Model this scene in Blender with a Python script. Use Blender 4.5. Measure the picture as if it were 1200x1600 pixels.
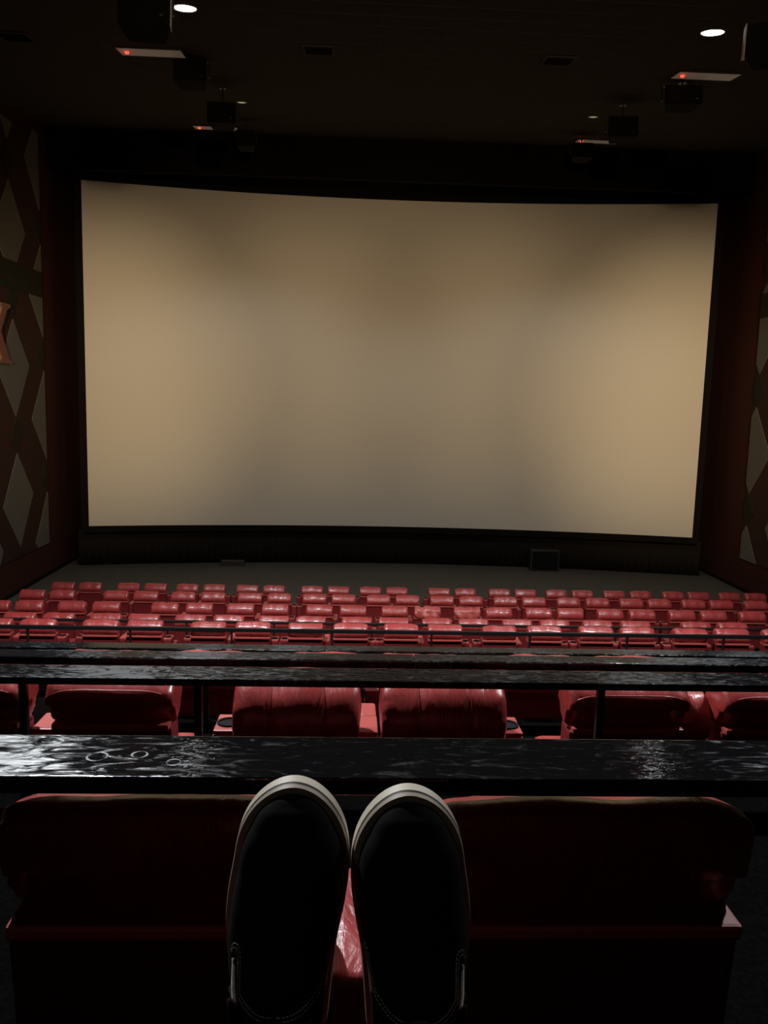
import bpy, bmesh, math, random
from mathutils import Vector, Matrix, noise

for _o in list(bpy.data.objects):
    bpy.data.objects.remove(_o, do_unlink=True)
SC = bpy.context.scene
COL = SC.collection
PI = math.pi

# ------------------------------------------------------------------ camera
# the eye is the origin; +Y runs to the cinema screen, +X to the right
F_PX, PITCH, YAW, ROLL = 1290.0, math.radians(7.8), math.radians(2.5), math.radians(1.5)
fw = Vector((math.sin(YAW) * math.cos(PITCH), math.cos(YAW) * math.cos(PITCH), -math.sin(PITCH)))
rt0 = Vector((math.cos(YAW), -math.sin(YAW), 0))
up0 = rt0.cross(fw)
rt = rt0 * math.cos(ROLL) + up0 * math.sin(ROLL)
up = up0 * math.cos(ROLL) - rt0 * math.sin(ROLL)
cam_data = bpy.data.cameras.new('camera')
cam = bpy.data.objects.new('camera', cam_data)
COL.objects.link(cam)
cam.matrix_world = Matrix(((rt.x, up.x, -fw.x, 0), (rt.y, up.y, -fw.y, 0), (rt.z, up.z, -fw.z, 0), (0, 0, 0, 1)))
cam_data.sensor_fit = 'VERTICAL'
cam_data.sensor_height = 36.0
cam_data.lens = F_PX / 1600 * 36.0
cam_data.clip_start = 0.02
SC.camera = cam

# ------------------------------------------------------------------ world, exposure
world = bpy.data.worlds.new('world')
SC.world = world
world.use_nodes = True
world.node_tree.nodes['Background'].inputs[0].default_value = (0.8, 0.85, 1, 1)
world.node_tree.nodes['Background'].inputs[1].default_value = 0.0
SC.view_settings.view_transform = 'Standard'
SC.view_settings.look = 'None'
SC.view_settings.exposure = 0.0
SC.view_settings.gamma = 1.0
SC.view_settings.use_curve_mapping = False

def ceil_z(y):
    return 4.6 + 0.13 * y

DOWN_W = 1150.0           # each overhead downlight
WASH_W = 5600.0          # warm spots added to wash the screen

def spot(name, loc, target, power, color, angle, blend, size):
    l = bpy.data.lights.new(name, 'SPOT')
    l.energy = power
    l.color = color
    l.spot_size = math.radians(angle)
    l.spot_blend = blend
    l.shadow_soft_size = size
    o = bpy.data.objects.new(name, l)
    COL.objects.link(o)
    o.location = loc
    d = Vector(target) - Vector(loc)
    o.rotation_euler = d.to_track_quat('-Z', 'Y').to_euler()
    return o

WARM = (1.0, 0.71, 0.41)
for sx_, tx, tz, pw in ((-6.5, -9.4, 0.3, 0.95), (-2.6, -4.2, 1.2, 0.37), (1.65, 1.65, 2.0, 0.44), (5.9, 7.5, 1.0, 0.36), (9.8, 12.6, -0.1, 1.15)):
    spot('added_screen_wash', (sx_, 9.0, 1.6), (tx, 28.8, tz), WASH_W * pw, WARM, 41, 1.0, 0.15)  # added lamps hanging unseen in mid-air, no fixtures
spot('added_screen_wash', (1.65, -1.5, 3.7), (1.65, 29.5, 2.6), WASH_W * 0.42, WARM, 60, 1.0, 0.2)

COOL = (0.93, 0.97, 1.0)
DOWNS = [(-3.0, 15.46, .72), (6.3, 15.46, .72), (-3.0, 7.96, 3.6), (6.3, 7.96, 2.5), (-3.0, 22.97, 0.28), (6.3, 22.97, 0.28), (-3.0, 0.46, 0.05), (6.3, 0.46, 0.04)]

# ------------------------------------------------------------------ materials
def mat(name, col, rough=0.6, metal=0.0, spec=0.5, emit=None, estr=0.0, coat=0.0, coat_rough=0.1):
    m = bpy.data.materials.new(name)
    m.use_nodes = True
    b = m.node_tree.nodes['Principled BSDF']
    b.inputs['Base Color'].default_value = (*col, 1)
    b.inputs['Roughness'].default_value = rough
    b.inputs['Metallic'].default_value = metal
    b.inputs['Specular IOR Level'].default_value = spec
    b.inputs['Coat Weight'].default_value = coat
    b.inputs['Coat Roughness'].default_value = coat_rough
    if emit:
        b.inputs['Emission Color'].default_value = (*emit, 1)
        b.inputs['Emission Strength'].default_value = estr
    return m

def nd(m, kind, **kw):
    n = m.node_tree.nodes.new(kind)
    for k, v in kw.items():
        if k in n.inputs:
            n.inputs[k].default_value = v
        else:
            setattr(n, k, v)
    return n

def lk(m, a, b):
    m.node_tree.links.new(a, b)

def grain(m, scale, amount, bump=0.0, col2=None, stretch=(1, 1, 1), detail=4.0, dist=0.01, coord='Object'):
    """noise driven colour change and fine relief"""
    b = m.node_tree.nodes['Principled BSDF']
    tc = nd(m, 'ShaderNodeTexCoord')
    mp = nd(m, 'ShaderNodeMapping')
    mp.inputs['Scale'].default_value = stretch
    lk(m, tc.outputs[coord], mp.inputs['Vector'])
    n = nd(m, 'ShaderNodeTexNoise', Scale=scale, Detail=detail)
    lk(m, mp.outputs[0], n.inputs['Vector'])
    base = b.inputs['Base Color'].default_value[:]
    cr = nd(m, 'ShaderNodeValToRGB')
    cr.color_ramp.elements[0].position = 0.3
    cr.color_ramp.elements[1].position = 0.7
    c2 = (*col2, 1) if col2 else tuple(c * (1 - amount) for c in base[:3]) + (1,)
    cr.color_ramp.elements[0].color = c2
    cr.color_ramp.elements[1].color = base
    lk(m, n.outputs['Fac'], cr.inputs[0])
    lk(m, cr.outputs[0], b.inputs['Base Color'])
    if bump:
        bp = nd(m, 'ShaderNodeBump', Strength=bump, Distance=dist)
        lk(m, n.outputs['Fac'], bp.inputs['Height'])
        lk(m, bp.outputs[0], b.inputs['Normal'])
    return m

M = {}
def leather(name, col, wr):
    m = mat(name, col, 0.30, spec=0.55, coat=0.32, coat_rough=0.17)
    b = m.node_tree.nodes['Principled BSDF']
    tc = nd(m, 'ShaderNodeTexCoord')
    n1 = nd(m, 'ShaderNodeTexNoise', Scale=5.0, Detail=5.0, Distortion=1.2)
    n2 = nd(m, 'ShaderNodeTexVoronoi', Scale=160.0)
    mp = nd(m, 'ShaderNodeMapping')
    mp.inputs['Scale'].default_value = (3.2, 0.9, 0.9)
    lk(m, tc.outputs['Object'], mp.inputs['Vector'])
    lk(m, mp.outputs[0], n1.inputs['Vector'])
    lk(m, tc.outputs['Object'], n2.inputs['Vector'])
    b1 = nd(m, 'ShaderNodeBump', Strength=wr, Distance=0.03)
    b2 = nd(m, 'ShaderNodeBump', Strength=0.12, Distance=0.002)
    lk(m, n1.outputs['Fac'], b1.inputs['Height'])
    lk(m, n2.outputs['Distance'], b2.inputs['Height'])
    lk(m, b1.outputs[0], b2.inputs['Normal'])
    lk(m, b2.outputs[0], b.inputs['Normal'])
    cr = nd(m, 'ShaderNodeValToRGB')
    cr.color_ramp.elements[0].color = tuple(c * 0.78 for c in col) + (1,)
    cr.color_ramp.elements[1].color = (*col, 1)
    cr.color_ramp.elements[0].position = 0.35
    cr.color_ramp.elements[1].position = 0.6
    lk(m, n1.outputs['Fac'], cr.inputs[0])
    lk(m, cr.outputs[0], b.inputs['Base Color'])
    rr = nd(m, 'ShaderNodeMapRange')
    rr.inputs['To Min'].default_value = 0.25
    rr.inputs['To Max'].default_value = 0.42
    lk(m, n1.outputs['Fac'], rr.inputs['Value'])
    lk(m, rr.outputs[0], b.inputs['Roughness'])
    return m

M['leather'] = leather('red_leather', (0.40, 0.045, 0.042), 0.32)
M['leather_worn'] = leather('crumpled_red_leather', (0.46, 0.075, 0.065), 0.7)
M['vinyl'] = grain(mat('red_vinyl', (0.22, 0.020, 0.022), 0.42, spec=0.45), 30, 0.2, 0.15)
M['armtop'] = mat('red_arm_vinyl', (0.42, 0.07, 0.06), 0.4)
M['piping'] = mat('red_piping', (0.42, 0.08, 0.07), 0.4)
M['base'] = mat('black_base', (0.004, 0.0035, 0.0035), 0.9, spec=0.0)
M['cup'] = mat('black_cup_holder', (0.004, 0.004, 0.004), 0.8, spec=0.15)
M['black_metal'] = mat('black_painted_metal', (0.010, 0.010, 0.011), 0.35, spec=0.5)
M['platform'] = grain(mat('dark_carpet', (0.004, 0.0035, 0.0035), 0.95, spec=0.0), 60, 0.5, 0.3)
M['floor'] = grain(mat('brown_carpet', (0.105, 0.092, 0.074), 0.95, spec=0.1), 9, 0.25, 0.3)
M['ceiling'] = grain(mat('dark_ceiling_tile', (0.050, 0.042, 0.032), 0.9, spec=0.15), 40, 0.3, 0.15)
M['grid'] = mat('dark_ceiling_grid', (0.050, 0.042, 0.032), 0.85, spec=0.15)
M['wall_red'] = grain(mat('dark_red_wall_fabric', (0.060, 0.020, 0.014), 0.95, spec=0.1), 50, 0.25, 0.1)
M['wall_brown'] = grain(mat('dark_brown_fabric', (0.052, 0.026, 0.019), 0.95, spec=0.1), 50, 0.25, 0.1)
M['diamond'] = grain(mat('grey_fabric', (0.140, 0.130, 0.105), 0.95, spec=0.1), 60, 0.2, 0.1)
M['diamond_dark'] = grain(mat('dark_olive_fabric', (0.028, 0.028, 0.017), 0.95, spec=0.1), 60, 0.2, 0.1)
M['black'] = mat('black_felt', (0.008, 0.007, 0.007), 0.95, spec=0.1)
M['drape'] = grain(mat('black_velour', (0.020, 0.017, 0.014), 0.95, spec=0.1), 30, 0.3)
M['screen'] = grain(mat('matte_screen_vinyl', (0.66, 0.64, 0.57), 0.85, spec=0.15), 260, 0.035, 0.0)
M['speaker'] = mat('black_speaker_cabinet', (0.004, 0.004, 0.005), 0.8, spec=0.2)
M['grille'] = grain(mat('black_speaker_grille', (0.005, 0.005, 0.006), 0.8, spec=0.2), 400, 0.6, 0.3)
M['lit_strip'] = mat('pale_lit_strip', (0.6, 0.6, 0.6), 0.4)  # pale colour paints light on a speaker's side
M['cup_mark'] = mat('dried_cup_mark', (0.075, 0.08, 0.08), 0.5)
M['badge'] = mat('silver_badge', (0.3, 0.3, 0.32), 0.3, metal=0.8)
M['diffuser'] = mat('beige_diffuser', (0.30, 0.26, 0.20), 0.6, emit=(0.62, 0.47, 0.33), estr=0.085)
M['red_lamp'] = mat('red_indicator', (0.4, 0.02, 0.01), 0.4, emit=(1.0, 0.06, 0.03), estr=2.2)
M['lamp_on'] = mat('bright_lamp', (0.9, 0.9, 0.9), 0.4, emit=(0.95, 0.98, 1.0), estr=16)
M['lamp_dim'] = mat('dim_lamp', (0.5, 0.45, 0.3), 0.4, emit=(0.85, 0.75, 0.45), estr=0.30)
M['lamp_ring'] = mat('lamp_trim', (0.12, 0.11, 0.10), 0.5)
M['vent'] = mat('dark_vent_metal', (0.030, 0.026, 0.022), 0.5)
M['vent_hole'] = mat('vent_shadow', (0.003, 0.003, 0.003), 0.9)
M['orange'] = mat('orange_letter_face', (0.17, 0.040, 0.014), 0.6)
M['cream'] = mat('cream_letter_edge', (0.26, 0.18, 0.11), 0.6)
M['canvas'] = grain(mat('black_canvas', (0.0035, 0.0035, 0.004), 0.9, spec=0.15), 700, 0.4, 0.2, dist=0.001)
M['rubber'] = grain(mat('off_white_rubber', (0.80, 0.71, 0.57), 0.5), 25, 0.14)
M['rubber_lip'] = mat('pale_foxing_lip', (0.42, 0.34, 0.25), 0.55)
M['stripe'] = mat('black_foxing_stripe', (0.012, 0.010, 0.010), 0.5)
M['thread'] = mat('grey_thread', (0.26, 0.24, 0.20), 0.8)
M['gore'] = grain(mat('off_white_elastic', (0.80, 0.76, 0.66), 0.85), 300, 0.25)
M['gum'] = mat('gum_rubber', (0.16, 0.07, 0.03), 0.6)
M['trouser'] = mat('black_trouser_cloth', (0.006, 0.006, 0.008), 0.95, spec=0.1)

def counter_material(name, glare_x=None):
    m = mat(name, (0.010, 0.011, 0.012), 0.2, spec=0.5)
    b = m.node_tree.nodes['Principled BSDF']
    tc = nd(m, 'ShaderNodeTexCoord')
    mp = nd(m, 'ShaderNodeMapping')
    mp.inputs['Scale'].default_value = (1.0, 3.0, 1.0)
    lk(m, tc.outputs['Object'], mp.inputs['Vector'])
    n = nd(m, 'ShaderNodeTexNoise', Scale=9.0, Detail=7.0, Roughness=0.62, Distortion=2.2)
    lk(m, mp.outputs[0], n.inputs['Vector'])
    big = nd(m, 'ShaderNodeTexNoise', Scale=1.3, Detail=2.0)
    lk(m, tc.outputs['Object'], big.inputs['Vector'])
    sub = nd(m, 'ShaderNodeMath', operation='MULTIPLY_ADD')       # wiped and clean areas
    lk(m, big.outputs['Fac'], sub.inputs[0])
    sub.inputs[1].default_value = 0.7
    sub.inputs[2].default_value = -0.35
    add = nd(m, 'ShaderNodeMath', operation='ADD')
    lk(m, n.outputs['Fac'], add.inputs[0])
    lk(m, sub.outputs[0], add.inputs[1])
    fac = add.outputs[0]
    if glare_x is not None:                                      # smears gathered at the left end to paint the downlight's bright reflection
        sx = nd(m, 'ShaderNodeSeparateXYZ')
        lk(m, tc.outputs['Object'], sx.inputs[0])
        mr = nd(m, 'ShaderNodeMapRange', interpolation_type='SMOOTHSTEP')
        mr.inputs['From Min'].default_value = glare_x[0]
        mr.inputs['From Max'].default_value = glare_x[1]
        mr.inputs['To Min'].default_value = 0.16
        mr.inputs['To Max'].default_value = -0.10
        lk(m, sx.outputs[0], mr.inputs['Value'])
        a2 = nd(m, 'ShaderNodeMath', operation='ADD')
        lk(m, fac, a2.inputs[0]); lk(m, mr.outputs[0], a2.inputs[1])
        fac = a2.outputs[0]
    rr = nd(m, 'ShaderNodeMapRange')
    rr.inputs['From Min'].default_value = 0.42
    rr.inputs['From Max'].default_value = 0.66
    rr.inputs['To Min'].default_value = 0.07
    rr.inputs['To Max'].default_value = 0.42
    lk(m, fac, rr.inputs['Value'])
    lk(m, rr.outputs[0], b.inputs['Roughness'])
    n2 = nd(m, 'ShaderNodeTexNoise', Scale=22.0, Detail=3.0)
    lk(m, mp.outputs[0], n2.inputs['Vector'])
    bp = nd(m, 'ShaderNodeBump', Strength=0.36, Distance=0.004)
    lk(m, n2.outputs['Fac'], bp.inputs['Height'])
    lk(m, bp.outputs[0], b.inputs['Normal'])
    cr = nd(m, 'ShaderNodeValToRGB')
    cr.color_ramp.elements[0].color = (0.006, 0.006, 0.007, 1)
    cr.color_ramp.elements[1].color = (0.040, 0.044, 0.046, 1)
    cr.color_ramp.elements[0].position = 0.48
    cr.color_ramp.elements[1].position = 0.80
    lk(m, fac, cr.inputs[0])
    lk(m, cr.outputs[0], b.inputs['Base Color'])
    return m
M['smear_glare'] = counter_material('smear_glare_laminate', (-1.35, -0.45))  # smeared laminate, paler at the left where a reflection is painted in
M['smear_glare'].node_tree.nodes['Principled BSDF'].inputs['Specular IOR Level'].default_value = 0.95
M['counter'] = counter_material('glossy_black_laminate')

# ------------------------------------------------------------------ helpers
def tag(o, label=None, cat=None, group=None, kind=None):
    if label: o['label'] = label
    if cat: o['category'] = cat
    if group: o['group'] = group
    if kind: o['kind'] = kind
    return o

def empty(name, loc, rz=0.0):
    o = bpy.data.objects.new(name, None)
    COL.objects.link(o)
    o.location = loc
    o.rotation_euler = (0, 0, rz)
    o.empty_display_size = 0.1
    return o

def obj(name, bm, m, parent=None, smooth=False, loc=None):
    me = bpy.data.meshes.new(name)
    bmesh.ops.recalc_face_normals(bm, faces=bm.faces)
    bm.to_mesh(me)
    bm.free()
    for p in me.polygons:
        p.use_smooth = smooth
    for x in (m if isinstance(m, (list, tuple)) else [m]):
        me.materials.append(x)
    o = bpy.data.objects.new(name, me)
    COL.objects.link(o)
    if parent: o.parent = parent
    if loc: o.location = loc
    return o

def inst(name, src, parent, loc=None, rot=None):
    o = bpy.data.objects.new(name, src.data)
    COL.objects.link(o)
    o.parent = parent
    if loc: o.location = loc
    if rot: o.rotation_euler = rot
    return o

def copy_tree(o, parent=None):
    c = o.copy()
    COL.objects.link(c)
    if parent is not None: c.parent = parent
    for ch in o.children:
        copy_tree(ch, c)
    return c

def box(bm, x0, x1, y0, y1, z0, z1, bev=0.0, seg=2):
    r = bmesh.ops.create_cube(bm, size=1.0)
    vs = r['verts']
    for v in vs:
        v.co = Vector(((x0 + x1) / 2 + v.co.x * (x1 - x0), (y0 + y1) / 2 + v.co.y * (y1 - y0), (z0 + z1) / 2 + v.co.z * (z1 - z0)))
    if bev:
        es = list({e for v in vs for e in v.link_edges})
        bmesh.ops.bevel(bm, geom=es, offset=bev, segments=seg, affect='EDGES', profile=0.6)
    return bm

def nb(*a, **k):
    return box(bmesh.new(), *a, **k)

def cyl(bm, p0, p1, r0, r1=None, n=12, cap=True):
    p0, p1 = Vector(p0), Vector(p1)
    r1 = r0 if r1 is None else r1
    d = (p1 - p0).normalized()
    a = d.orthogonal().normalized()
    b = d.cross(a)
    A = [bm.verts.new(p0 + (a * math.cos(2 * PI * i / n) + b * math.sin(2 * PI * i / n)) * r0) for i in range(n)]
    B = [bm.verts.new(p1 + (a * math.cos(2 * PI * i / n) + b * math.sin(2 * PI * i / n)) * r1) for i in range(n)]
    for i in range(n):
        bm.faces.new((A[i], A[(i + 1) % n], B[(i + 1) % n], B[i]))
    if cap:
        bm.faces.new(A[::-1])
        bm.faces.new(B)
    return bm

def tube(bm, pts, r, n=8, closed=False):
    pts = [Vector(p) for p in pts]
    rings = []
    L = len(pts)
    ref = None
    for i, p in enumerate(pts):
        if closed:
            t = pts[(i + 1) % L] - pts[i - 1]
        else:
            t = pts[min(i + 1, L - 1)] - pts[max(i - 1, 0)]
        t.normalize()
        if ref is None: ref = t.orthogonal().normalized()
        a = (ref - t * ref.dot(t)).normalized()
        ref = a
        b = t.cross(a)
        rings.append([bm.verts.new(p + (a * math.cos(2 * PI * k / n) + b * math.sin(2 * PI * k / n)) * r) for k in range(n)])
    for i in range(L if closed else L - 1):
        A, B = rings[i], rings[(i + 1) % L]
        for k in range(n):
            bm.faces.new((A[k], A[(k + 1) % n], B[(k + 1) % n], B[k]))
    if not closed:
        bm.faces.new(rings[0][::-1])
        bm.faces.new(rings[-1])
    return bm

def prism(bm, poly, fn, t):
    """extrude a 2-D outline: fn(u, v, depth) gives the point"""
    A = [bm.verts.new(fn(u, v, 0)) for u, v in poly]
    B = [bm.verts.new(fn(u, v, t)) for u, v in poly]
    n = len(poly)
    bm.faces.new(A[::-1])
    bm.faces.new(B)
    for i in range(n):
        bm.faces.new((A[i], A[(i + 1) % n], B[(i + 1) % n], B[i]))
    return bm

def smooth_loop(pts, it=2):
    for _ in range(it):
        q = []
        for i in range(len(pts)):
            a, b = pts[i], pts[(i + 1) % len(pts)]
            q.append((a[0] * .75 + b[0] * .25, a[1] * .75 + b[1] * .25))
            q.append((a[0] * .25 + b[0] * .75, a[1] * .25 + b[1] * .75))
        pts = q
    return pts

# ------------------------------------------------------------------ the room
XL, XR = -9.75, 13.07
YB, YW = -3.2, 30.2
FLOOR_Z = -6.0

def struct(name, bm, m, parent=None):
    o = obj(name, bm, m, parent)
    if parent is None: o['kind'] = 'structure'
    return o

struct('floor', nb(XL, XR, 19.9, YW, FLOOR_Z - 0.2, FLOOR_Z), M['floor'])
fl = bmesh.new()
def ceil_slab():
    bm = bmesh.new()
    pts = [(YB, ceil_z(YB)), (27.8, ceil_z(27.8)), (27.8, ceil_z(27.8) + .3), (YB, ceil_z(YB) + .3)]
    return prism(bm, pts, lambda u, v, t: Vector((XL + t, u, v)), XR - XL)
ceiling = struct('ceiling', ceil_slab(), M['ceiling'])
# the grid that carries the lay-in tiles (nearer than the tiles can be told apart it is one net)
gb = bmesh.new()
y = -2.9
k = 0
while y < 27.7:
    box(gb, XL, XR, y - .012, y + .012, ceil_z(y) - .005, ceil_z(y) + .004)
    y += 0.6096
x = 1.65 - 0.6096 * 18
while x < XR:
    if x > XL:
        for a in ((-2.9, 27.7),):
            v = [gb.verts.new((x + dx, yy, ceil_z(yy) + dz)) for yy in a for dx, dz in ((-.012, -.005), (.012, -.005), (.012, .004), (-.012, .004))]
            for q in range(4):
                gb.faces.new((v[q], v[(q + 1) % 4], v[4 + (q + 1) % 4], v[4 + q]))
    x += 1.2192
g = obj('ceiling_grid', gb, M['grid'], ceiling)
g['kind'] = 'stuff'
struct('lit_side_1', nb(XL, XR, 27.8, 28.05, 6.98, ceil_z(27.8) + .3), M['black'])
struct('wall_front', nb(XL, XR, YW, YW + .2, FLOOR_Z, 8.6), M['black'])
struct('wall_back', nb(XL, XR, YB - .2, YB, -1.3, 4.7), M['wall_brown'])
wl = struct('wall_left', nb(XL - .2, XL, YB, YW, -6.2, 8.6), M['wall_red'])
wr = struct('wall_right', nb(XR, XR + .2, YB, YW, -6.2, 8.6), M['wall_red'])
for nm, x0, x1 in (('baseboard_left', XL, XL + .02), ('baseboard_right', XR - .02, XR)):
    struct(nm, nb(x0, x1, 19.9, YW, FLOOR_Z, FLOOR_Z + .12), M['black'])

# stepped platforms, nearest first: (y0, y1, top)
STEPS = [(YB, 1.47, -1.23), (1.47, 3.67, -1.76), (3.67, 5.87, -2.35), (5.87, 8.0, -2.95), (8.0, 14.35, -4.72),
         (14.35, 16.5, -5.18), (16.5, 18.45, -5.50), (18.45, 19.9, -5.75)]
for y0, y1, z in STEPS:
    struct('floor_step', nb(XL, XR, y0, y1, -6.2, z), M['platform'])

# fabric wall panels: brown field with grey and dark diamonds
def clip_y(poly, ymax):
    out = []
    n = len(poly)
    for i in range(n):
        a, b = poly[i], poly[(i + 1) % n]
        if a[0] <= ymax: out.append(a)
        if (a[0] <= ymax) != (b[0] <= ymax):
            t = (ymax - a[0]) / (b[0] - a[0])
            out.append((ymax, a[1] + (b[1] - a[1]) * t))
    return out
def clip_z(poly, z, keep_above):
    out = []
    n = len(poly)
    s = 1 if keep_above else -1
    for i in range(n):
        a, b = poly[i], poly[(i + 1) % n]
        if s * a[1] >= s * z: out.append(a)
        if (s * a[1] >= s * z) != (s * b[1] >= s * z):
            t = (z - a[1]) / (b[1] - a[1])
            out.append((a[0] + (b[0] - a[0]) * t, z))
    return out

def wall_argyle(wall, X, s, yend, zshift, off):
    """s = +1: panels stand out towards +X"""
    field = [(2.0, -4.93), (yend, -4.93), (yend, 7.9), (24.0, 7.35), (2.0, 4.4)]
    obj('fabric_field', prism(bmesh.new(), field, lambda u, v, t: Vector((X + s * t, u, v)), .02), M['wall_brown'], wall)
    hw, hh = 1.12, 1.40
    for c in range(0, 9):
        yc = yend - off - 2.33 * c
        for r in range(-3, 4):
            zc = (3.05 if c % 2 == 0 else 4.45) + 3.85 * (r - 0) * 1.0 + zshift
            for kind, z in (('grey', zc), ('dark', zc + 1.925)):
                w = hw if kind == 'grey' else .44
                h = hh if kind == 'grey' else .51
                poly = [(yc - w, z - .1), (yc, z - h), (yc + w, z + .1), (yc, z + h)]
                poly = clip_y(poly, yend)
                if len(poly) >= 3: poly = clip_z(poly, -4.93, True)
                if len(poly) >= 3: poly = clip_z(poly, ceil_z(yc) - .35, False)
                if len(poly) < 3: continue
                obj('fabric_diamond', prism(bmesh.new(), poly, lambda u, v, t: Vector((X + s * (.02 + t), u, v)), .02),
                    M['diamond'] if kind == 'grey' else M['diamond_dark'], wall)
wall_argyle(wl, XL, 1, 26.95, 0.0, .02)
wall_argyle(wr, XR, -1, 26.5, -.55, .25)
# dark band that crosses the panel behind the lettering
obj('fabric_band', nb(XL + .04, XL + .05, 18.0, 26.93, 2.85, 3.62), M['diamond_dark'], wl)
obj('fabric_band', nb(XR - .05, XR - .04, 18.0, 26.48, 2.85, 3.62), M['diamond_dark'], wr)

# big serif wall letter on the left wall
def letter_x():
    half = [(0.16, 0.0), (0.62, 0.80), (0.75, 0.80), (0.82, 0.88), (0.36, 0.88), (0.30, 0.80), (0.42, 0.80)]
    # full outline of a serif X, u to the right, v up, centred on 0, height 1.64
    P = [(-.10, 0.0), (-.50, .68), (-.62, .74), (-.62, .82), (-.10, .82), (-.10, .76), (-.18, .70), (.06, .26), (.30, .70), (.22, .77), (.22, .82),
         (.66, .82), (.66, .74), (.50, .66), (.20, .04), (.52, -.70), (.66, -.76), (.66, -.82), (.10, -.82), (.10, -.76), (.20, -.70), (-.02, -.26),
         (-.30, -.70), (-.20, -.76), (-.20, -.82), (-.66, -.82), (-.66, -.75), (-.50, -.68)]
    return P
P = [(u * 1.5, v) for u, v in letter_x()]
lt = empty('wall_letter', (XL + .05, 23.28, 1.53))
tag(lt, 'orange serif letter X with cream outline mounted on the left wall', 'letter')
obj('outline', prism(bmesh.new(), P, lambda u, v, t: Vector((t, u, v)), .06), M['cream'], lt)
Pi = []
cu, cv = 0.05, 0.0
for i, (u, v) in enumerate(P):
    a = Vector(P[i - 1]); b = Vector((u, v)); c = Vector(P[(i + 1) % len(P)])
    e1 = (b - a).normalized(); e2 = (c - b).normalized()
    n1 = Vector((-e1.y, e1.x)); n2 = Vector((-e2.y, e2.x))
    m_ = (n1 + n2)
    m_ = m_ / max(m_.length_squared, .5) * 2
    Pi.append((u + m_.x * -.022 * -1 * (-1), v + m_.y * -.022 * -1 * (-1)))
obj('face', prism(bmesh.new(), Pi, lambda u, v, t: Vector((.055 + t, u, v)), .02), M['orange'], lt)

# ------------------------------------------------------------------ screen
SX, SHW = 1.647, 10.5
def scr_y(x):
    return 28.3 + 1.2 * (1 - ((x - SX) / SHW) ** 2)
def curved(bm, x0, x1, z0, z1, off, th, n=48, wave=0.0, freq=0.0):
    rows = []
    for i in range(n + 1):
        x = x0 + (x1 - x0) * i / n
        yy = scr_y(x) + off + wave * math.sin(x * freq)
        rows.append([bm.verts.new((x, yy, z0)), bm.verts.new((x, yy, z1)), bm.verts.new((x, yy + th, z1)), bm.verts.new((x, yy + th, z0))])
    for i in range(n):
        A, B = rows[i], rows[i + 1]
        for k in range(4):
            bm.faces.new((A[k], A[(k + 1) % 4], B[(k + 1) % 4], B[k]))
    bm.faces.new(rows[0]); bm.faces.new(rows[-1][::-1])
    return bm
ts = empty('cinema_screen', (SX, scr_y(SX), -4.57))
tag(ts, 'huge blank curved beige cinema screen filling the front wall', 'screen')
def rel(o, root):
    o.matrix_parent_inverse = Matrix.Translation(-root.location)
    return o
rel(obj('screen_surface', curved(bmesh.new(), SX - SHW, SX + SHW, -4.572, 6.763, 0, .02, 64), M['screen'], ts, smooth=False), ts)
for nm, a in (('screen_border', (SX - SHW - .22, SX - SHW, -4.8, 6.95)), ('screen_border', (SX + SHW, SX + SHW + .22, -4.8, 6.95)),
              ('screen_border', (SX - SHW, SX + SHW, 6.763, 6.95)), ('screen_border', (SX - SHW, SX + SHW, -4.8, -4.572))):
    rel(obj(nm, curved(bmesh.new(), *a, -.01, .06, 40), M['black'], ts), ts)

dr = obj('masking_drape', curved(bmesh.new(), -9.3, 12.6, FLOOR_Z, -4.75, .35, .03, 700, .022, 26.0), M['drape'], smooth=True)
tag(dr, 'black pleated masking drape hanging below the cinema screen', 'curtain')
# low things at the foot of the drape
t = empty('stage_speaker', (7.10, 29.1, FLOOR_Z))
tag(t, 'dim grey boxy speaker on the floor below the right half of the screen', 'speaker')
obj('cabinet', nb(-.52, .52, -.2, .2, 0, .78, .02), M['vent'], t)
obj('grille', nb(-.47, .47, -.225, -.2, .06, .72, .005), M['grille'], t)
t = empty('floor_vent', (-4.05, 29.0, FLOOR_Z))
tag(t, 'low pale edged vent box on the floor below the left half of the screen', 'vent')
obj('vent_body', nb(-.42, .42, -.12, .12, 0, .20, .01), M['vent'], t)
obj('top_edge', nb(-.36, .36, -.135, -.12, .17, .20, .003), M['badge'], t)

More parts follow.
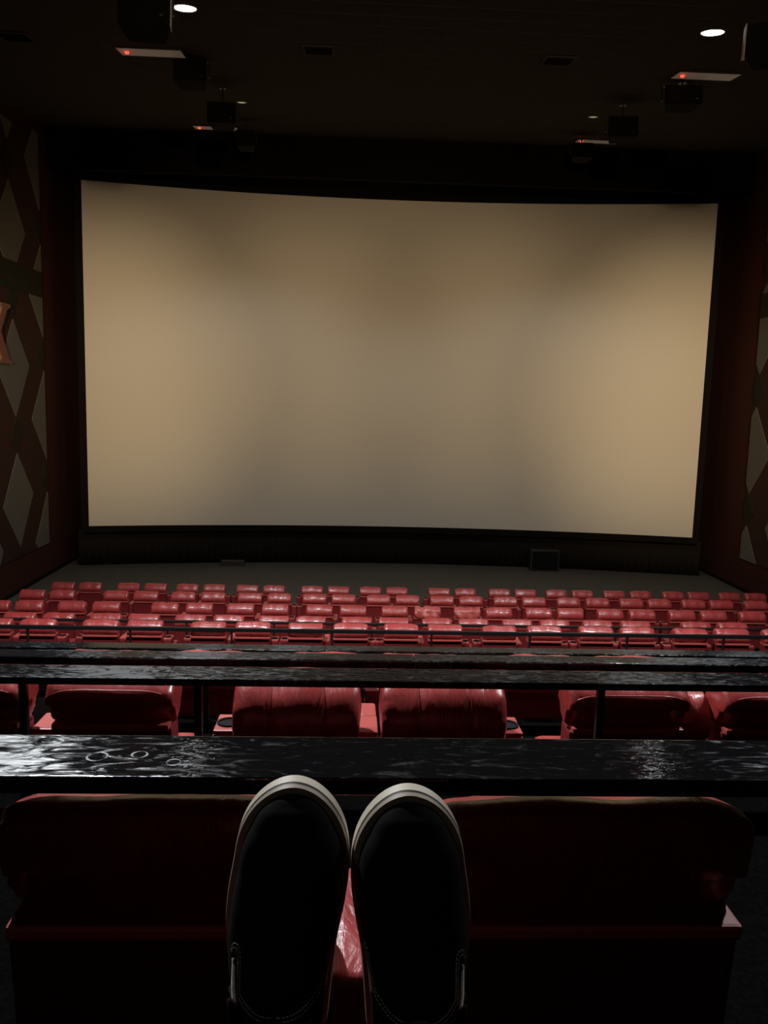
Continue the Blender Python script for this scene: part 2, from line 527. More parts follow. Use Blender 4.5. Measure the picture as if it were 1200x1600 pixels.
# ------------------------------------------------------------------ ceiling fittings
def on_ceiling(name, x, y):
    o = empty(name, (x, y, ceil_z(y)))
    o.rotation_euler = (math.atan(0.13), 0, 0)
    return o
DL = ['bright downlight in the ceiling near its top left, beside the large speaker', 'bright downlight in the ceiling at its upper right corner',
      'bright downlight overhead above the left of the near rows, out of frame', 'bright downlight overhead above the right of the near rows, out of frame',
      'tiny dim yellowish downlight deep in the ceiling on the left', 'tiny dim downlight deep in the ceiling on the right',
      'bright downlight straight above the viewer on the left, out of frame', 'bright downlight straight above the viewer on the right, out of frame']
for i, (x, y, p) in enumerate(DOWNS):
    t = on_ceiling('ceiling_downlight', x, y)
    tag(t, DL[i], 'ceiling light', 'ceiling downlights')
    ring = bmesh.new()
    n = 28
    ro, ri = (.225, .195) if i not in (4, 5) else (.16, .11)
    prof = [(ro, 0), (ro, -.012), (ri + .01, -.02), (ri, -.008), (ri, .0)]
    R = [[ring.verts.new((r * math.cos(2 * PI * k / n), r * math.sin(2 * PI * k / n), z)) for r, z in prof] for k in range(n)]
    for k in range(n):
        for j in range(len(prof) - 1):
            ring.faces.new((R[k][j], R[k][j + 1], R[(k + 1) % n][j + 1], R[(k + 1) % n][j]))
    obj('trim_ring', ring, M['lamp_ring'], t, smooth=True)
    lens = bmesh.new()
    cyl(lens, (0, 0, -.001), (0, 0, -.010), ri, ri * .96, 28)
    obj('lens', lens, M['lamp_on'] if i not in (4, 5) else M['lamp_dim'], t)
    if True:
        s = spot('downlight_beam', (x, y, ceil_z(y) - .06), (x, y, -6), DOWN_W * p, COOL, 128, 0.45, .12)

P_LAB = ['beige lay-in ceiling light with a red lamp, nearest one at left', 'beige lay-in ceiling light with a red lamp, nearest one at right',
         'beige lay-in ceiling light with a red lamp, farther one at left', 'beige lay-in ceiling light with a red lamp, farther one at right']
for i, (x, y) in enumerate([(-4.27, 18.42), (7.40, 18.36), (-4.28, 26.8), (7.45, 26.5)]):
    t = on_ceiling('ceiling_light_panel', x, y)
    tag(t, P_LAB[i], 'ceiling light', 'lay-in ceiling lights with red lamps')
    hx, hy = .66, .30
    obj('diffuser', nb(-hx, hx, -hy, hy, -.02, -.002), M['diffuser'], t)
    bm = bmesh.new()
    for a in ((-hx - .03, hx + .03, -hy - .03, -hy), (-hx - .03, hx + .03, hy, hy + .03), (-hx - .03, -hx, -hy, hy), (hx, hx + .03, -hy, hy)):
        box(bm, *a, -.03, 0)
    obj('frame', bm, M['grid'], t)
    bm = bmesh.new()
    cyl(bm, (-hx + .16, 0, -.02), (-hx + .16, 0, -.06), .05, .035, 14)
    obj('red_lamp', bm, M['red_lamp'], t, smooth=True)
    l = bpy.data.lights.new('red_lamp_glow', 'POINT')
    l.energy = 0.22; l.color = (1, .05, .03); l.shadow_soft_size = .05
    lo = bpy.data.objects.new('red_lamp_glow', l)
    COL.objects.link(lo)
    lo.location = (x - hx + .16, y, ceil_z(y) - .16)

for i, (x, y, lab) in enumerate([(-.78, 17.7, 'dark ceiling vent with cross louvres left of the middle of the ceiling'), (4.07, 17.7, 'dark ceiling vent with slanted louvres right of the middle of the ceiling'),
                                 (-6.75, 17.7, 'dark ceiling vent at the far left edge of the ceiling')]):
    t = on_ceiling('ceiling_vent', x, y)
    tag(t, lab, 'vent', 'ceiling vents')
    obj('backing', nb(-.28, .28, -.28, .28, -.008, -.001), M['vent_hole'], t)
    bm = bmesh.new()
    for a in ((-.33, .33, -.33, -.27), (-.33, .33, .27, .33), (-.33, -.27, -.27, .27), (.27, .33, -.27, .27)):
        box(bm, *a, -.03, 0)
    obj('frame', bm, M['grid'], t)
    sl = None
    for k in range(5):
        yy = -.2 + .1 * k
        if sl is None:
            bm = nb(-.27, .27, -.028, .028, -.006, .0)
            sl = obj('louvre', bm, M['vent'], t)
            sl.location = (0, yy, -.022); sl.rotation_euler = (.6, 0, 0)
        else:
            inst('louvre', sl, t, (0, yy, -.022), (.6, 0, 0))

# speakers hung from the ceiling: x, y, z of cabinet centre, size, yaw
def hung_speaker(x, y, z, w, h, d, rz, tilt, lab, lit_side=0):
    t = empty('hanging_speaker', (x, y, z), rz)
    tag(t, lab, 'speaker', 'speakers hung from the ceiling')
    ro = bmesh.new()
    prof = [(-w / 2, -d / 2), (w / 2, -d / 2), (w * .36, d / 2), (-w * .36, d / 2)]
    prism(ro, prof, lambda u, v, k: Vector((u, v, k - h / 2)), h)
    bmesh.ops.bevel(ro, geom=list(ro.edges), offset=.015, segments=2, affect='EDGES')
    c = obj('cabinet', ro, M['speaker'], t)
    c.rotation_euler = (tilt, 0, 0)
    gq = obj('grille', nb(-w / 2 + .03, w / 2 - .03, -d / 2 - .018, -d / 2 + .004, -h / 2 + .03, h / 2 - .03, .006), M['grille'], t)
    gq.rotation_euler = (tilt, 0, 0)
    b = obj('badge', nb(w * .30, w * .36, -d / 2 - .024, -d / 2 - .014, -h * .30, -h * .26), M['badge'], t)
    b.rotation_euler = (tilt, 0, 0)
    if lit_side:
        sx = lit_side
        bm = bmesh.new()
        prism(bm, [(sx * w / 2, -d / 2 - .02), (sx * (w / 2 + .012), -d / 2 - .02), (sx * (w / 2 + (.05 if lit_side < 0 else .014)), -d / 2 + .10), (sx * w / 2, -d / 2 + .10)], lambda u, v, k: Vector((u, v, k - h / 2)), h)
        e_ = obj('painted_lit_strip', bm, M['lit_strip'], t)  # strip painted pale for the downlit cabinet side, not a real part
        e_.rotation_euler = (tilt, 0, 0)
    top = ceil_z(y) - z
    bm = bmesh.new()
    box(bm, -w / 2 - .03, -w / 2 - .005, -.03, .03, -.05, h / 2 + .05)
    box(bm, w / 2 + .005, w / 2 + .03, -.03, .03, -.05, h / 2 + .05)
    box(bm, -w / 2 - .03, w / 2 + .03, -.03, .03, h / 2 + .035, h / 2 + .055)
    obj('yoke', bm, M['black_metal'], t)
    bm = bmesh.new()
    cyl(bm, (0, 0, h / 2 + .04), (0, 0, max(top, h / 2 + .08) + .0), .02)
    obj('hanger', bm, M['black_metal'], t)
    bm = bmesh.new()
    cyl(bm, (0, 0, max(top, h / 2 + .08) - .03), (0, 0, max(top, h / 2 + .08) + .01), .09)
    obj('ceiling_plate', bm, M['black_metal'], t)
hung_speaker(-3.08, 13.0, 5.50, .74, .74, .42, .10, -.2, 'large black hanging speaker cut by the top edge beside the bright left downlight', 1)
hung_speaker(-3.55, 19.0, 6.78, .72, .46, .40, .0, -.2, 'black hanging speaker just below the near left light panel')
hung_speaker(-3.25, 21.4, 6.72, .70, .52, .40, .0, -.2, 'black hanging speaker overlapping the farther left light panel')
hung_speaker(-3.2, 25.6, 7.38, .55, .48, .40, .0, -.2, 'faint black hanging speaker, farthest in the left row')
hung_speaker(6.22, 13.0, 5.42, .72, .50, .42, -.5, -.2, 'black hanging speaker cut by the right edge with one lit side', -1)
hung_speaker(7.15, 19.0, 6.72, .82, .42, .40, -.1, -.2, 'black hanging speaker just below the near right light panel')
hung_speaker(6.60, 21.4, 6.78, .74, .52, .40, -.1, -.2, 'black hanging speaker overlapping the farther right light panel')
hung_speaker(6.72, 25.6, 7.42, .65, .44, .40, .0, -.2, 'faint black hanging speaker, farthest in the right row')

# ------------------------------------------------------------------ recliners
SW = .565         # seat width
PROF = {
 'a': [(-.07, .95), (-.03, 1.02), (.06, 1.055), (.13, 1.03), (.17, .93), (.13, .84), (.02, .82), (-.06, .84), (-.085, .89)],
 'A': [(-.16, .915), (-.10, 1.00), (.01, 1.055), (.11, 1.06), (.18, .95), (.14, .82), (.0, .74), (-.11, .75), (-.17, .82)],
 'B': [(-.10, .985), (-.085, 1.05), (-.03, 1.045), (.10, .99), (.15, .91), (.12, .81), (.01, .775), (-.02, .80), (-.06, .88)],
 'b': [(-.125, .955), (-.085, 1.02), (.02, 1.055), (.13, 1.02), (.17, .91), (.12, .81), (.01, .775), (-.025, .80), (-.07, .89)],
 'c': [(-.09, .95), (-.08, 1.00), (.03, 1.055), (.13, 1.03), (.17, .93), (.13, .82), (.0, .79), (-.10, .80), (-.13, .86)],
}
def pillow(kind, ns, it, seed=0, seams=False):
    prof = smooth_loop(PROF[kind], it)
    yc = sum(p[0] for p in prof) / len(prof)
    zc = sum(p[1] for p in prof) / len(prof)
    bm = bmesh.new()
    hw = .297 if ns > 30 and kind != 'B' else .285
    rows = []
    for i in range(ns + 1):
        # cluster stations near the ends
        t = -math.cos(PI * i / ns)
        a = abs(t)
        e = .74 + .26 * (1 - a ** 14) ** .5
        row = []
        for (y, z) in prof:
            ee = e
            dz = z - zc
            if kind in 'Bbc' and dz < 0: ee = e * (1 - .30 * a ** 3)
            px = t * hw * (1.0 if kind not in 'A' else 1.0)
            # softly bulging ends and creases fanning out from the end caps
            n = noise.noise(Vector((t * 2.2 + seed * 3.1, y * 6, z * 6)))
            cr = noise.noise(Vector((t * 1.5 + seed, y * 34, z * 34))) * max(0, a - .72) * .06
            d = n * (.010 if kind != 'c' else .03) + cr
            if kind == 'c':
                d += .012 * math.sin(t * 9 + z * 30 + seed)
            if seams:
                for s in (-.42, .42):
                    d -= .007 * math.exp(-((t - s) / .018) ** 2)
            yy, zz = y - yc, dz
            L = math.hypot(yy, zz) or 1
            yy = yy * ee + yy / L * d
            zz = zz * ee + zz / L * d
            if kind != 'c': zz += -.012 * a ** 4
            row.append(bm.verts.new((px, yc + yy, zc + zz)))
        rows.append(row)
    m = len(prof)
    for i in range(ns):
        for k in range(m):
            bm.faces.new((rows[i][k], rows[i][(k + 1) % m], rows[i + 1][(k + 1) % m], rows[i + 1][k]))
    for row, s in ((rows[0], -1), (rows[-1], 1)):
        c = bm.verts.new((s * (hw + .012), yc, zc))
        for k in range(m):
            bm.faces.new((row[k], row[(k + 1) % m], c))
    return bm

def seat_proto(kind, side, hi=False, seed=0, worn=False, bolster=False, nocup=False, pad=True):
    """side -1: left seat of a pair (cup arm at left, shared arm at right); +1: right seat"""
    r = empty('recliner', (0, 0, 0))
    bv = .02
    bm = bmesh.new()
    h = SW / 2
    box(bm, -h, h, .0, .16, .22, .80, .018)
    for v in bm.verts:
        v.co.y -= .0 + (v.co.z - .22) * .10
    b = obj('backrest', bm, M['vinyl'], r)
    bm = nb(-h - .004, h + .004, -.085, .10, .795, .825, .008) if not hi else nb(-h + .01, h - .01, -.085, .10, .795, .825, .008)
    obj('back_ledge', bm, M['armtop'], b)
    p = obj('headrest', pillow(kind, 44 if hi else 18, 2 if hi else 1, seed, hi and kind == 'A'), M['leather_worn'] if worn else M['leather'], r, smooth=True)
    if kind == 'b' and hi:
        # piping round the rear face
        pts = []
        for i in range(0, 25):
            t = -1 + 2 * i / 24
            a = abs(t)
            pts.append((t * .284, (-.108 if kind == 'b' else -.088) + .02 * a ** 8, 1.0 - .045 * a ** 6))
        obj('piping', tube(bmesh.new(), pts, .004, 6), M['piping'], p, smooth=True)
    if kind == 'A' and hi:
        for s in (-.42, .42):
            prof = smooth_loop(PROF['A'], 2)
            pts = [(s * .297, (y + .0) , z) for y, z in prof]
            yc = sum(q[1] for q in pts) / len(pts); zc = sum(q[2] for q in pts) / len(pts)
            pts = [(x_, yc + (y_ - yc) * .985, zc + (z_ - zc) * .985) for x_, y_, z_ in pts]
            obj('seam', tube(bmesh.new(), pts, .0022, 5, closed=True), M['vinyl'], p, smooth=True)
    bm = nb(-h + .01, h - .01, .15, .70, .28, .47, .045, 3)
    obj('seat', bm, M['leather'], r, smooth=True)
    obj('seat_base', nb(-h + .02, h - .02, .03, .66, 0, .30, .01), M['base'], r)
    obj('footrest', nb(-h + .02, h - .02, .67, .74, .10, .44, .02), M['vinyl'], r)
    def arm(x0, x1, cup):
        if hi and not pad:
            obj('armrest', nb(x0, x1, -.05, .32, .0, .70, .025, 3), M['leather'], r, smooth=True)
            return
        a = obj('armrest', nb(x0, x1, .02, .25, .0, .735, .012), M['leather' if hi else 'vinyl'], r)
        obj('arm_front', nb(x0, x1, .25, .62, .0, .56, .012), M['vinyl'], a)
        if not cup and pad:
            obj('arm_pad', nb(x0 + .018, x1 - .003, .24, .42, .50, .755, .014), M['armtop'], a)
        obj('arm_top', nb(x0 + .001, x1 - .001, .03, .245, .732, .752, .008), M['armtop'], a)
        if cup:
            xc, yc = (x0 + x1) / 2, .13
            bm = bmesh.new()
            n = 20
            prof = [(.058, 0.7530), (.057, 0.7600), (.049, 0.7590), (.046, 0.7540), (.046, 0.7526), (.0, 0.7526)]
            ring = [[bm.verts.new((xc + q * math.cos(2 * PI * k / n), yc + q * math.sin(2 * PI * k / n), z)) for q, z in prof[:-1]] for k in range(n)]
            c = bm.verts.new((xc, yc, 0.7526))
            for k in range(n):
                for j in range(len(prof) - 2):
                    bm.faces.new((ring[k][j], ring[k][j + 1], ring[(k + 1) % n][j + 1], ring[(k + 1) % n][j]))
                bm.faces.new((ring[k][-1], c, ring[(k + 1) % n][-1]))
            obj('cup_holder', bm, M['cup'], a, smooth=False)
    if side < 0:
        if not nocup: arm(-h - .132, -h - .004, True)
        arm(h + .004, h + .112, False)
    elif not nocup:
        arm(h + .004, h + .132, True)
    if bolster:
        bm = bmesh.new()
        prof = smooth_loop([(.0, .70), (.0, .86), (.05, .93), (.16, .95), (.26, .90), (.28, .78), (.26, .70)], 2)
        prism(bm, prof, lambda u, v, t: Vector((h + .015 + t, u, v)), .145)
        bmesh.ops.bevel(bm, geom=[e for e in bm.edges if abs(e.verts[0].co.x - e.verts[1].co.x) < 1e-4], offset=.012, segments=2, affect='EDGES')
        obj('arm_bolster', bm, M['leather'], r, smooth=True)
    return r

ORD = ['first', 'second', 'third', 'fourth', 'fifth', 'sixth', 'seventh', 'eighth', 'ninth', 'tenth', 'eleventh', 'twelfth', 'thirteenth', 'fourteenth',
       'fifteenth', 'sixteenth', 'seventeenth', 'eighteenth', 'nineteenth', 'twentieth', 'twenty-first', 'twenty-second', 'twenty-third', 'twenty-fourth', 'twenty-fifth']
PROTO = {}
def get_seat(key):
    if key not in PROTO:
        r = seat_proto(*key)
        PROTO[key] = r
        return r
    return copy_tree(PROTO[key])

def row(xs, y, top, first_side, row_name, kinds=None, hi=False, labels=None, group=None, bolsters=(), flip=None, worn=()):
    if not flip:
        flip, j = [], 0
        while j < len(xs):
            if j + 1 < len(xs) and xs[j + 1] - xs[j] < .785:
                flip += [-1, 1]; j += 2
            else:
                flip += [1]; j += 1
    xs = list(xs)
    for j in range(len(xs) - 1):
        if flip[j] < 0 and flip[j + 1] > 0 and xs[j + 1] - xs[j] < .70:
            m_ = (xs[j] + xs[j + 1]) / 2
            xs[j], xs[j + 1] = m_ - .35, m_ + .35
    for i, x in enumerate(xs):
        k = (kinds or {}).get(i, 'A' if hi else 'a')
        s = flip[i]
        key = (k, s, hi, i % 3 if hi or k == 'c' else (i * 7) % 3, i in worn, i in bolsters, hi and k in 'bB', y > 2)
        r = get_seat(key)
        r.location = (x, y, top - 1.05)
        lab = labels[i] if labels else '%s red leather recliner from the left in %s' % (ORD[i], row_name)
        tag(r, lab, 'recliner', group or 'recliners in ' + row_name)

# nearest row below, seen past the shoes
row([-.310, .455], 1.43, -.70, -1, 'the nearest row', {0: 'B', 1: 'B'}, True,
    ['shadowed red leather recliner back below the near counter, left of the shoes', 'shadowed red leather recliner back below the near counter, right of the shoes'], 'recliners directly below the shoes')
# row seen between the two big counters
R7 = [-1.80, -1.10, -.225, .475, 1.375, 2.13]
row(R7, 3.84, -1.325, 1, 'the second row', {0: 'b', 1: 'b', 4: 'b', 5: 'b'}, True,
    ['red leather recliner cut by the left edge between the two big black counters', 'red recliner with dark tilted headrest between counters, second from the left edge',
     'glossy red recliner with puffy seamed headrest between counters, above the left shoe', 'glossy red recliner with puffy seamed headrest between counters, above the right shoe',
     'red recliner with dark tilted headrest between counters, beside a rounded arm bolster', 'red leather recliner cut by the right edge between the two big black counters'],
    'recliners between the two big counters', flip=[-1, 1, -1, 1, -1, 1], bolsters=(4,))
R6 = [-1.75, -1.03, -.13, .57, 1.47, 2.18]
row(R6, 6.02, -1.91, -1, 'the third row behind the second counter', {i: 'b' for i in range(6)}, True, flip=[1, -1, -1, 1, -1, 1])
R1 = [-7.39, -6.70, -5.70, -5.02, -4.18, -3.48, -2.61, -1.92, -.91, -.22, .63, 1.33, 2.47, 3.16, 4.08, 4.77, 5.62, 6.31, 7.18, 7.90, 8.79, 9.49, 10.35, 11.06]
R2 = [-7.43, -6.73, -5.47, -4.77, -3.89, -3.18, -2.31, -1.61, -.77, -.07, .77, 1.47, 2.31, 3.01, 3.85, 4.55, 5.40, 6.11, 6.95, 7.65, 8.49, 9.19, 10.06, 10.76]
R3 = [-7.43, -6.74, -5.84, -5.12, -3.88, -3.15, -2.27, -1.53, -.58, .15, 1.05, 1.76, 2.64, 3.31, 4.20, 4.90, 5.78, 6.49, 7.38, 8.09, 8.96]
R4 = [-6.11, -5.39, -4.52, -3.81, -2.94, -2.22, -1.37, -.67, .20, .91, 1.74, 2.44, 3.29, 4.02, 4.85, 5.60, 6.79, 7.51]
R5 = [-5.69, -4.98, -3.98, -3.27, -2.24, -1.52, -.66, .08, .91, 1.64, 2.54, 3.30, 4.17, 4.87, 5.76, 6.48, 7.30]
row(R5, 13.2, -3.68, 1, 'the row behind the thick rail', {4: 'b', 6: 'b', 10: 'b', 14: 'b'})
row(R4, 15.3, -4.14, -1, 'the row behind the thin rail')
row(R3, 17.4, -4.45, 1, 'the third row from the screen', {11: 'c', 12: 'c'}, worn=(11, 12))
row(R2, 19.4, -4.69, -1, 'the second row from the screen')
row(R1, 21.4, -4.96, -1, 'the front row nearest the screen')

# ------------------------------------------------------------------ counters and rails
def counter(x0, x1, y0, y1, z, th, posts, platform, seams, lab, m='counter'):
    t = empty('counter', ((x0 + x1) / 2, (y0 + y1) / 2, platform))
    tag(t, lab, 'counter', 'glossy black counters between the rows')
    dz = z - platform
    cx, cy = t.location.x, t.location.y
    edges = [x0] + seams + [x1]
    for a, b in zip(edges[:-1], edges[1:]):
        obj('counter_top', nb(a - cx + .0008, b - cx - .0008, y0 - cy, y1 - cy, dz - th, dz, .004 if th < .05 else .014, 3), M[m], t)
    pm = None
    for px in posts:
        if pm is None:
            pm = obj('post', nb(-.017, .017, -.017, .017, 0, dz - th, .004), M['black_metal'], t, loc=(px - cx, 0, 0))
        else:
            inst('post', pm, t, (px - cx, 0, 0))
    return t
counter(-4.0, 5.0, 1.30, 1.47, -.626, .031, [-2.9, -1.2, 1.6, 3.2], -1.23, [-2.1, 2.3], 'nearest wide black counter with smeared bright reflections, right behind the shoe tips', 'smear_glare')
counter(-6.0, 8.0, 3.50, 3.67, -1.232, .033, [-3.0, -1.425, -.655, 1.170, 2.9, 4.6], -1.76, [-2.4, -.78, 2.6], 'second black counter with dull streaks, above the puffy red headrests')
counter(-8.0, 10.0, 5.70, 5.87, -1.855, .06, [-5, -3, -1, 1, 3, 5, 7], -2.35, [-3.1, .5, 4.2], 'third narrow black counter seen edge on just above the second')
counter(-9.0, 12.0, 7.82, 8.00, -2.450, .06, [-7, -5, -3, -1, 1, 3, 5, 7, 9], -2.95, [-4.1, -.2, 3.9], 'farthest black counter with bright glints below the first red row')

near = [o for o in bpy.data.objects if o.name.startswith('counter') and o.get('label', '').startswith('nearest')][0]
for k, (mx, my, r_) in enumerate([(-.425, 1.375, .017), (-.355, 1.385, .013), (-.290, 1.355, .012)]):
    bm = bmesh.new()
    n = 22
    A, B = [], []
    for i in range(n):
        th = 2 * PI * i / n
        w_ = .0013 + .0011 * math.sin(th * 2 + k * 2)
        A.append(bm.verts.new((mx + (r_ - w_) * math.cos(th), my + (r_ - w_) * math.sin(th), 0)))
        B.append(bm.verts.new((mx + (r_ + w_) * math.cos(th), my + (r_ + w_) * math.sin(th), 0)))
    for i in range(n):
        bm.faces.new((A[i], B[i], B[(i + 1) % n], A[(i + 1) % n]))
    o = obj('cup_mark', bm, M['cup_mark'], near)
    o.location = (-near.location.x, -near.location.y, -.626 - near.location.z + .0006)

def railing(y, z, floor_z, r, posts, lab):
    t = empty('handrail', (1.65, y, floor_z))
    tag(t, lab, 'handrail', 'black handrails behind the far rows')
    dz = z - floor_z
    obj('top_bar', nb(XL + .05 - 1.65, XR - .05 - 1.65, -.025, .025, dz - r, dz + r, .008), M['black_metal'], t)
    pm = None
    for px in posts:
        if pm is None:
            pm = obj('post', nb(-.016, .016, -.016, .016, 0, dz - r + .003), M['black_metal'], t, loc=(px - 1.65, 0, 0))
        else:
            inst('post', pm, t, (px - 1.65, 0, 0))
railing(12.35, -3.56, -4.72, .030, [-9.42 + 1.535 * k for k in range(14)], 'thick black handrail crossing in front of the glossiest far red headrests')
railing(14.30, -3.985, -4.72, .024, [-8.95 + 1.535 * k for k in range(14)], 'thin black handrail one row farther toward the screen')

# ------------------------------------------------------------------ shoes
V_ST = [0, .004, .012, .028, .05, .08, .11, .14, .17, .20, .24, .27, .285, .29]
X_L = [463, 436, 412, 395, 381, 369, 361, 357, 359, 364, 370, 382, 405, 440]
X_R = [463, 492, 515, 532, 544, 549, 547, 539, 530, 526, 521, 508, 486, 452]
def lerp_tab(v, tab):
    v = max(0, min(.29, v))
    for i in range(len(V_ST) - 1):
        if v <= V_ST[i + 1]:
            t = (v - V_ST[i]) / (V_ST[i + 1] - V_ST[i])
            return tab[i] * (1 - t) + tab[i + 1] * t
    return tab[-1]
def edges_at(v):
    s = 1 / 1520.0
    T, H = .075, .052
    if v < T:
        l, r = lerp_tab(T, X_L), lerp_tab(T, X_R)
        k = max(0, 1 - (1 - max(v, 0) / T) ** 1.9) ** (1 / 1.9)
        c = 461 + (( l + r) / 2 - 461) * k
        l, r = c + (l - c) * k, c + (r - c) * k
    elif v > .29 - H:
        l, r = lerp_tab(.29 - H, X_L), lerp_tab(.29 - H, X_R)
        k = max(0, 1 - (1 - (.29 - min(v, .29)) / H) ** 2.3) ** (1 / 2.3)
        c = (l + r) / 2
        l, r = c + (l - c) * k, c + (r - c) * k
    else:
        l, r = lerp_tab(v, X_L), lerp_tab(v, X_R)
    return (l - 455) * s, (r - 455) * s

def outline(inset=0.0, n=56):
    """closed outline of the sole, (u, v)"""
    vs = [.145 - .145 * math.cos(PI * i / n) for i in range(n + 1)]
    L = [(edges_at(v)[0], v) for v in vs]
    R = [(edges_at(v)[1], v) for v in vs]
    pts = L + R[-2:0:-1]
    # smooth the tabulated outline
    for _ in range(3):
        pts = [tuple((pts[i - 1][k] + 2 * pts[i][k] + pts[(i + 1) % len(pts)][k]) / 4 for k in (0, 1)) for i in range(len(pts))]
    if inset:
        out = []
        for i in range(len(pts)):
            a = Vector(pts[i - 1]); c = Vector(pts[(i + 1) % len(pts)])
            t = (c - a).normalized()
            nrm = Vector((-t.y, t.x))
            cen = Vector((0, .145)) - Vector(pts[i])
            if nrm.dot(cen) < 0: nrm = -nrm
            q = Vector(pts[i]) + nrm * inset
            out.append((q.x, q.y))
        pts = out
    return pts

def band(bm, o_lo, w_lo, o_hi, w_hi, cap_lo=False, cap_hi=False):
    A = [bm.verts.new((u, v, w_lo)) for u, v in o_lo]
    B = [bm.verts.new((u, v, w_hi)) for u, v in o_hi]
    n = len(A)
    for i in range(n):
        bm.faces.new((A[i], A[(i + 1) % n], B[(i + 1) % n], B[i]))
    if cap_lo: bm.faces.new(A[::-1])
    if cap_hi: bm.faces.new(B)

THROAT = .180
def crest(v):
    pts = [(0.0075, .001), (.012, .012), (.022, .025), (.05, .040), (.09, .053), (.13, .066), (.17, .083), (.22, .098), (.29, .10)]
    if v <= pts[0][0]: return pts[0][1]
    for (a, b), (c, d) in zip(pts[:-1], pts[1:]):
        if v <= c:
            t = (v - a) / (c - a); t = t * t * (3 - 2 * t) * .3 + t * .7
            return b + (d - b) * t
    return pts[-1][1]
def S(v, s, off=0.0):
    """upper surface; s in [-1, 1] across"""
    l, r = edges_at(max(0, v - .0075) * 1.045)
    q_ = min(1, max(0, (v - .0075) / .03))
    l += .0065 * q_; r -= .0065 * q_
    c = (l + r) / 2; h = (r - l) / 2
    th = s * PI / 2
    ex = .72
    u = c + h * math.copysign(abs(math.sin(th)) ** ex, s)
    w = crest(v) * abs(math.cos(th)) ** .75
    o = Vector((0, -.15, 1)).normalized() if abs(s) < .5 else Vector((math.copysign(.8, s), -.1, .6)).normalized()
    p = Vector((u, v, w)) + o * off
    return p

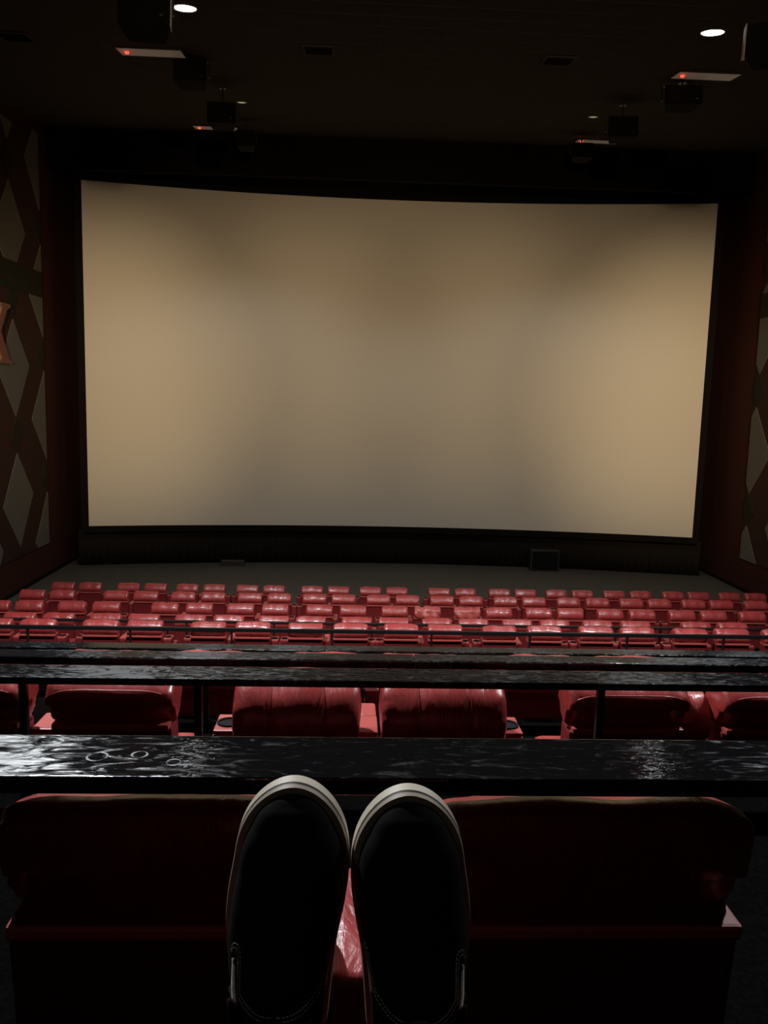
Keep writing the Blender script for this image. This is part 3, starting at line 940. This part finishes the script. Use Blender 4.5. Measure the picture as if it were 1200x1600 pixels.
def make_shoe():
    r = empty('shoe', (0, 0, 0))
    o0 = outline(0)
    bm = bmesh.new()
    band(bm, outline(.004), -.034, o0, -.026)
    band(bm, o0, -.026, o0, -.010)
    band(bm, o0, -.010, outline(.0015), -.0088)
    obj('sidewall', bm, M['rubber'], r, smooth=True)
    bm = bmesh.new()
    band(bm, outline(.0007), -.0090, outline(.0007), -.0048)
    obj('sidewall_stripe', bm, M['stripe'], r, smooth=True)
    bm = bmesh.new()
    band(bm, outline(.0004), -.0050, outline(.0014), .0012)
    band(bm, outline(.0014), .0012, outline(.0085), .0016)
    obj('sidewall_lip', bm, M['rubber_lip'], r, smooth=True)
    bm = bmesh.new()
    band(bm, outline(.006), -.038, outline(.004), -.033, True, True)
    obj('outsole', bm, M['gum'], r)
    # vamp
    bm = bmesh.new()
    NV, NS = 34, 30
    g_ = [[bm.verts.new(S(.0076 + (THROAT - .0076) * (i / NV) ** 1.6 + .014 * (1 - abs(2 * j / NS - 1) ** 2) * (i / NV) ** 8 - .006 * (i / NV) ** 8, -1 + 2 * j / NS)) for j in range(NS + 1)] for i in range(NV + 1)]
    for i in range(NV):
        for j in range(NS):
            bm.faces.new((g_[i][j], g_[i][j + 1], g_[i + 1][j + 1], g_[i + 1][j]))
    v = obj('vamp', bm, M['canvas'], r, smooth=True)
    md = v.modifiers.new('thickness', 'SOLIDIFY'); md.thickness = .002; md.offset = -1
    # quarters and heel: side walls with an open top
    bm = bmesh.new()
    rows = []
    NQ = 26
    for i in range(NQ + 1):
        vv = .160 + (.280 - .160) * i / NQ
        top = .58 if vv > .175 else .58 + (.175 - vv) * 3.0
        top = max(.34, min(.62, top))
        rowL, rowR = [], []
        for j in range(9):
            s = 1 - (1 - top + .0) * j / 8
            kk = 1.0 if vv < .27 else 1.0
            rowL.append(bm.verts.new(S(vv, -s, .0)))
            rowR.append(bm.verts.new(S(vv, s, .0)))
        rows.append((rowL, rowR))
    for i in range(NQ):
        for side in (0, 1):
            for j in range(8):
                bm.faces.new((rows[i][side][j], rows[i][side][j + 1], rows[i + 1][side][j + 1], rows[i + 1][side][j]))
    for j in range(8):
        bm.faces.new((rows[-1][0][j], rows[-1][0][j + 1], rows[-1][1][j + 1], rows[-1][1][j]))
    q = obj('quarter', bm, M['canvas'], r, smooth=True)
    md = q.modifiers.new('thickness', 'SOLIDIFY'); md.thickness = .003; md.offset = -1
    # padded collar round the opening
    pts = [S(.184 + (.277 - .184) * i / 12, -.58, .001) for i in range(13)] + [S(.277 - (.277 - .184) * i / 12, .58, .001) for i in range(13)]
    obj('collar', tube(bmesh.new(), pts, .0045, 8), M['canvas'], r, smooth=True)
    # elastic gores, wedge shaped, one each side, under a dark edge band
    for side in (-1, 1):
        si = .26 if side > 0 else 0.0            # the inner gore sits lower on the side
        bm = bmesh.new()
        prev = None
        for i in range(13):
            t = i / 12
            vv = .146 + .036 * t
            s0, s1 = .520 + .010 * t, .520 + .010 * t - (.012 + .060 * t)
            a = bm.verts.new(S(vv, side * (s0 + si), .0022)); b = bm.verts.new(S(vv, side * (s1 + si), .0022))
            if prev: bm.faces.new((prev[0], prev[1], b, a))
            prev = (a, b)
        gobj = obj('elastic_gore', bm, M['gore'], r, smooth=True)
        md = gobj.modifiers.new('thickness', 'SOLIDIFY'); md.thickness = .0018
        # two rows of stitches looping over the gore and along the throat
        for k, e in enumerate((0, .045)):
            path = []
            for i in range(40):
                t = i / 39
                if t < .2:
                    a = PI * t / .2
                    vv = .143 - (.006 + e * .09) * math.sin(a); ss = .56 + e * .5 - (.13 + e * 1.5) * (1 - math.cos(a)) / 2
                elif t < .6:
                    q_ = (t - .2) / .4
                    vv = .143 + q_ * (.030 - e * .08); ss = .43 - e - q_ * .02
                else:
                    q_ = (t - .6) / .4
                    vv = .173 - e * .08 + .014 * math.sin(q_ * PI / 2); ss = (.41 - e) * (1 - q_)
                path.append(S(vv, side * (ss + si * min(1, ss / .41)), .0014))
            # dashes
            bm = bmesh.new()
            acc = []
            for a, b in zip(path[:-1], path[1:]):
                L = (b - a).length
                n = max(1, int(L / .0036))
                for m_ in range(n):
                    p0 = a + (b - a) * (m_ / n); p1 = a + (b - a) * ((m_ + .6) / n)
                    cyl(bm, p0, p1, .00055, n=5)
            obj('stitching', bm, M['thread'], r)
    # throat binding
    pts = [S(THROAT + .014 * (1 - abs(t) ** 2) - .006, t, .0006) for t in [-.7 + 1.4 * i / 16 for i in range(17)]]
    obj('throat_binding', tube(bmesh.new(), pts, .0016, 6), M['canvas'], r, smooth=True)
    return r

shoe = make_shoe()
def place_shoe(o, origin, mirror, tilt, turn):
    # local u -> right, local v -> down, local w -> towards the viewer
    Bm = Matrix(((1, 0, 0), (0, 0, -1), (0, -1, 0))).to_4x4()
    R = Matrix.Rotation(tilt, 4, 'X')
    T = Matrix.Rotation(turn, 4, 'Y')
    mx = Matrix.Diagonal((-1 if mirror else 1, 1, 1, 1))
    o.matrix_world = Matrix.Translation(origin) @ T @ R @ Bm @ mx
tag(shoe, 'left black canvas slip-on shoe with off-white rubber sidewall, toe up', 'shoe', 'pair of slip-on shoes on the footrest')
# a mirrored second shoe with its own mesh data
def mirror_tree(o, parent=None):
    c = bpy.data.objects.new(o.name.split('.')[0], None if o.data is None else o.data.copy())
    COL.objects.link(c)
    if c.data is not None:
        c.data.transform(Matrix.Diagonal((-1, 1, 1, 1)))
        c.data.flip_normals()
        for m_ in o.modifiers:
            md = c.modifiers.new(m_.name, m_.type); md.thickness = m_.thickness; md.offset = m_.offset
    if parent: c.parent = parent
    for ch in o.children: mirror_tree(ch, c)
    return c
shoe2 = mirror_tree(shoe)
tag(shoe2, 'right black canvas slip-on shoe with off-white rubber sidewall, toe up', 'shoe', 'pair of slip-on shoes on the footrest')
SHOE_Y = .785
place_shoe(shoe, (-.053, SHOE_Y, -.386), False, math.radians(-2), 0)
place_shoe(shoe2, (.0715, SHOE_Y, -.394), False, math.radians(-2), 0)

# ------------------------------------------------------------------ the viewer's own legs and footrest (below the frame)
def skin_body(name, chain, radii, edges, m):
    me = bpy.data.meshes.new(name)
    me.from_pydata(chain, edges, [])
    o = bpy.data.objects.new(name, me)
    COL.objects.link(o)
    md = o.modifiers.new('skin', 'SKIN')
    for i, rr in enumerate(radii):
        me.skin_vertices[0].data[i].radius = (rr, rr)
    me.skin_vertices[0].data[0].use_root = True
    o.modifiers.new('sub', 'SUBSURF').levels = 2
    o.modifiers['sub'].render_levels = 2
    me.materials.append(m)
    return o
ch = [(0, -.36, -.82), (-.11, -.33, -.83), (-.13, .12, -.66), (-.075, .50, -.60), (-.060, .70, -.585), (.11, -.33, -.83), (.13, .12, -.66), (.080, .50, -.60), (.068, .70, -.585)]
rad = [.11, .085, .062, .042, .036, .085, .062, .042, .036]
body = skin_body('person', ch, rad, [(0, 1), (1, 2), (2, 3), (3, 4), (0, 5), (5, 6), (6, 7), (7, 8)], M['trouser'])
tag(body, 'person in black trousers, legs stretched out into the slip-on shoes', 'person')
t = empty('footrest', (0, .35, -1.23))
tag(t, 'padded red leather footrest under the outstretched legs, below the frame', 'footrest')
obj('footrest_pad', nb(-.28, .28, -.20, .22, .36, .47, .03, 3), M['leather'], t, smooth=True)
obj('footrest_arm', nb(-.22, -.18, -.2, .12, 0, .37, .005), M['black_metal'], t)
obj('footrest_arm', nb(.18, .22, -.2, .12, 0, .37, .005), M['black_metal'], t)
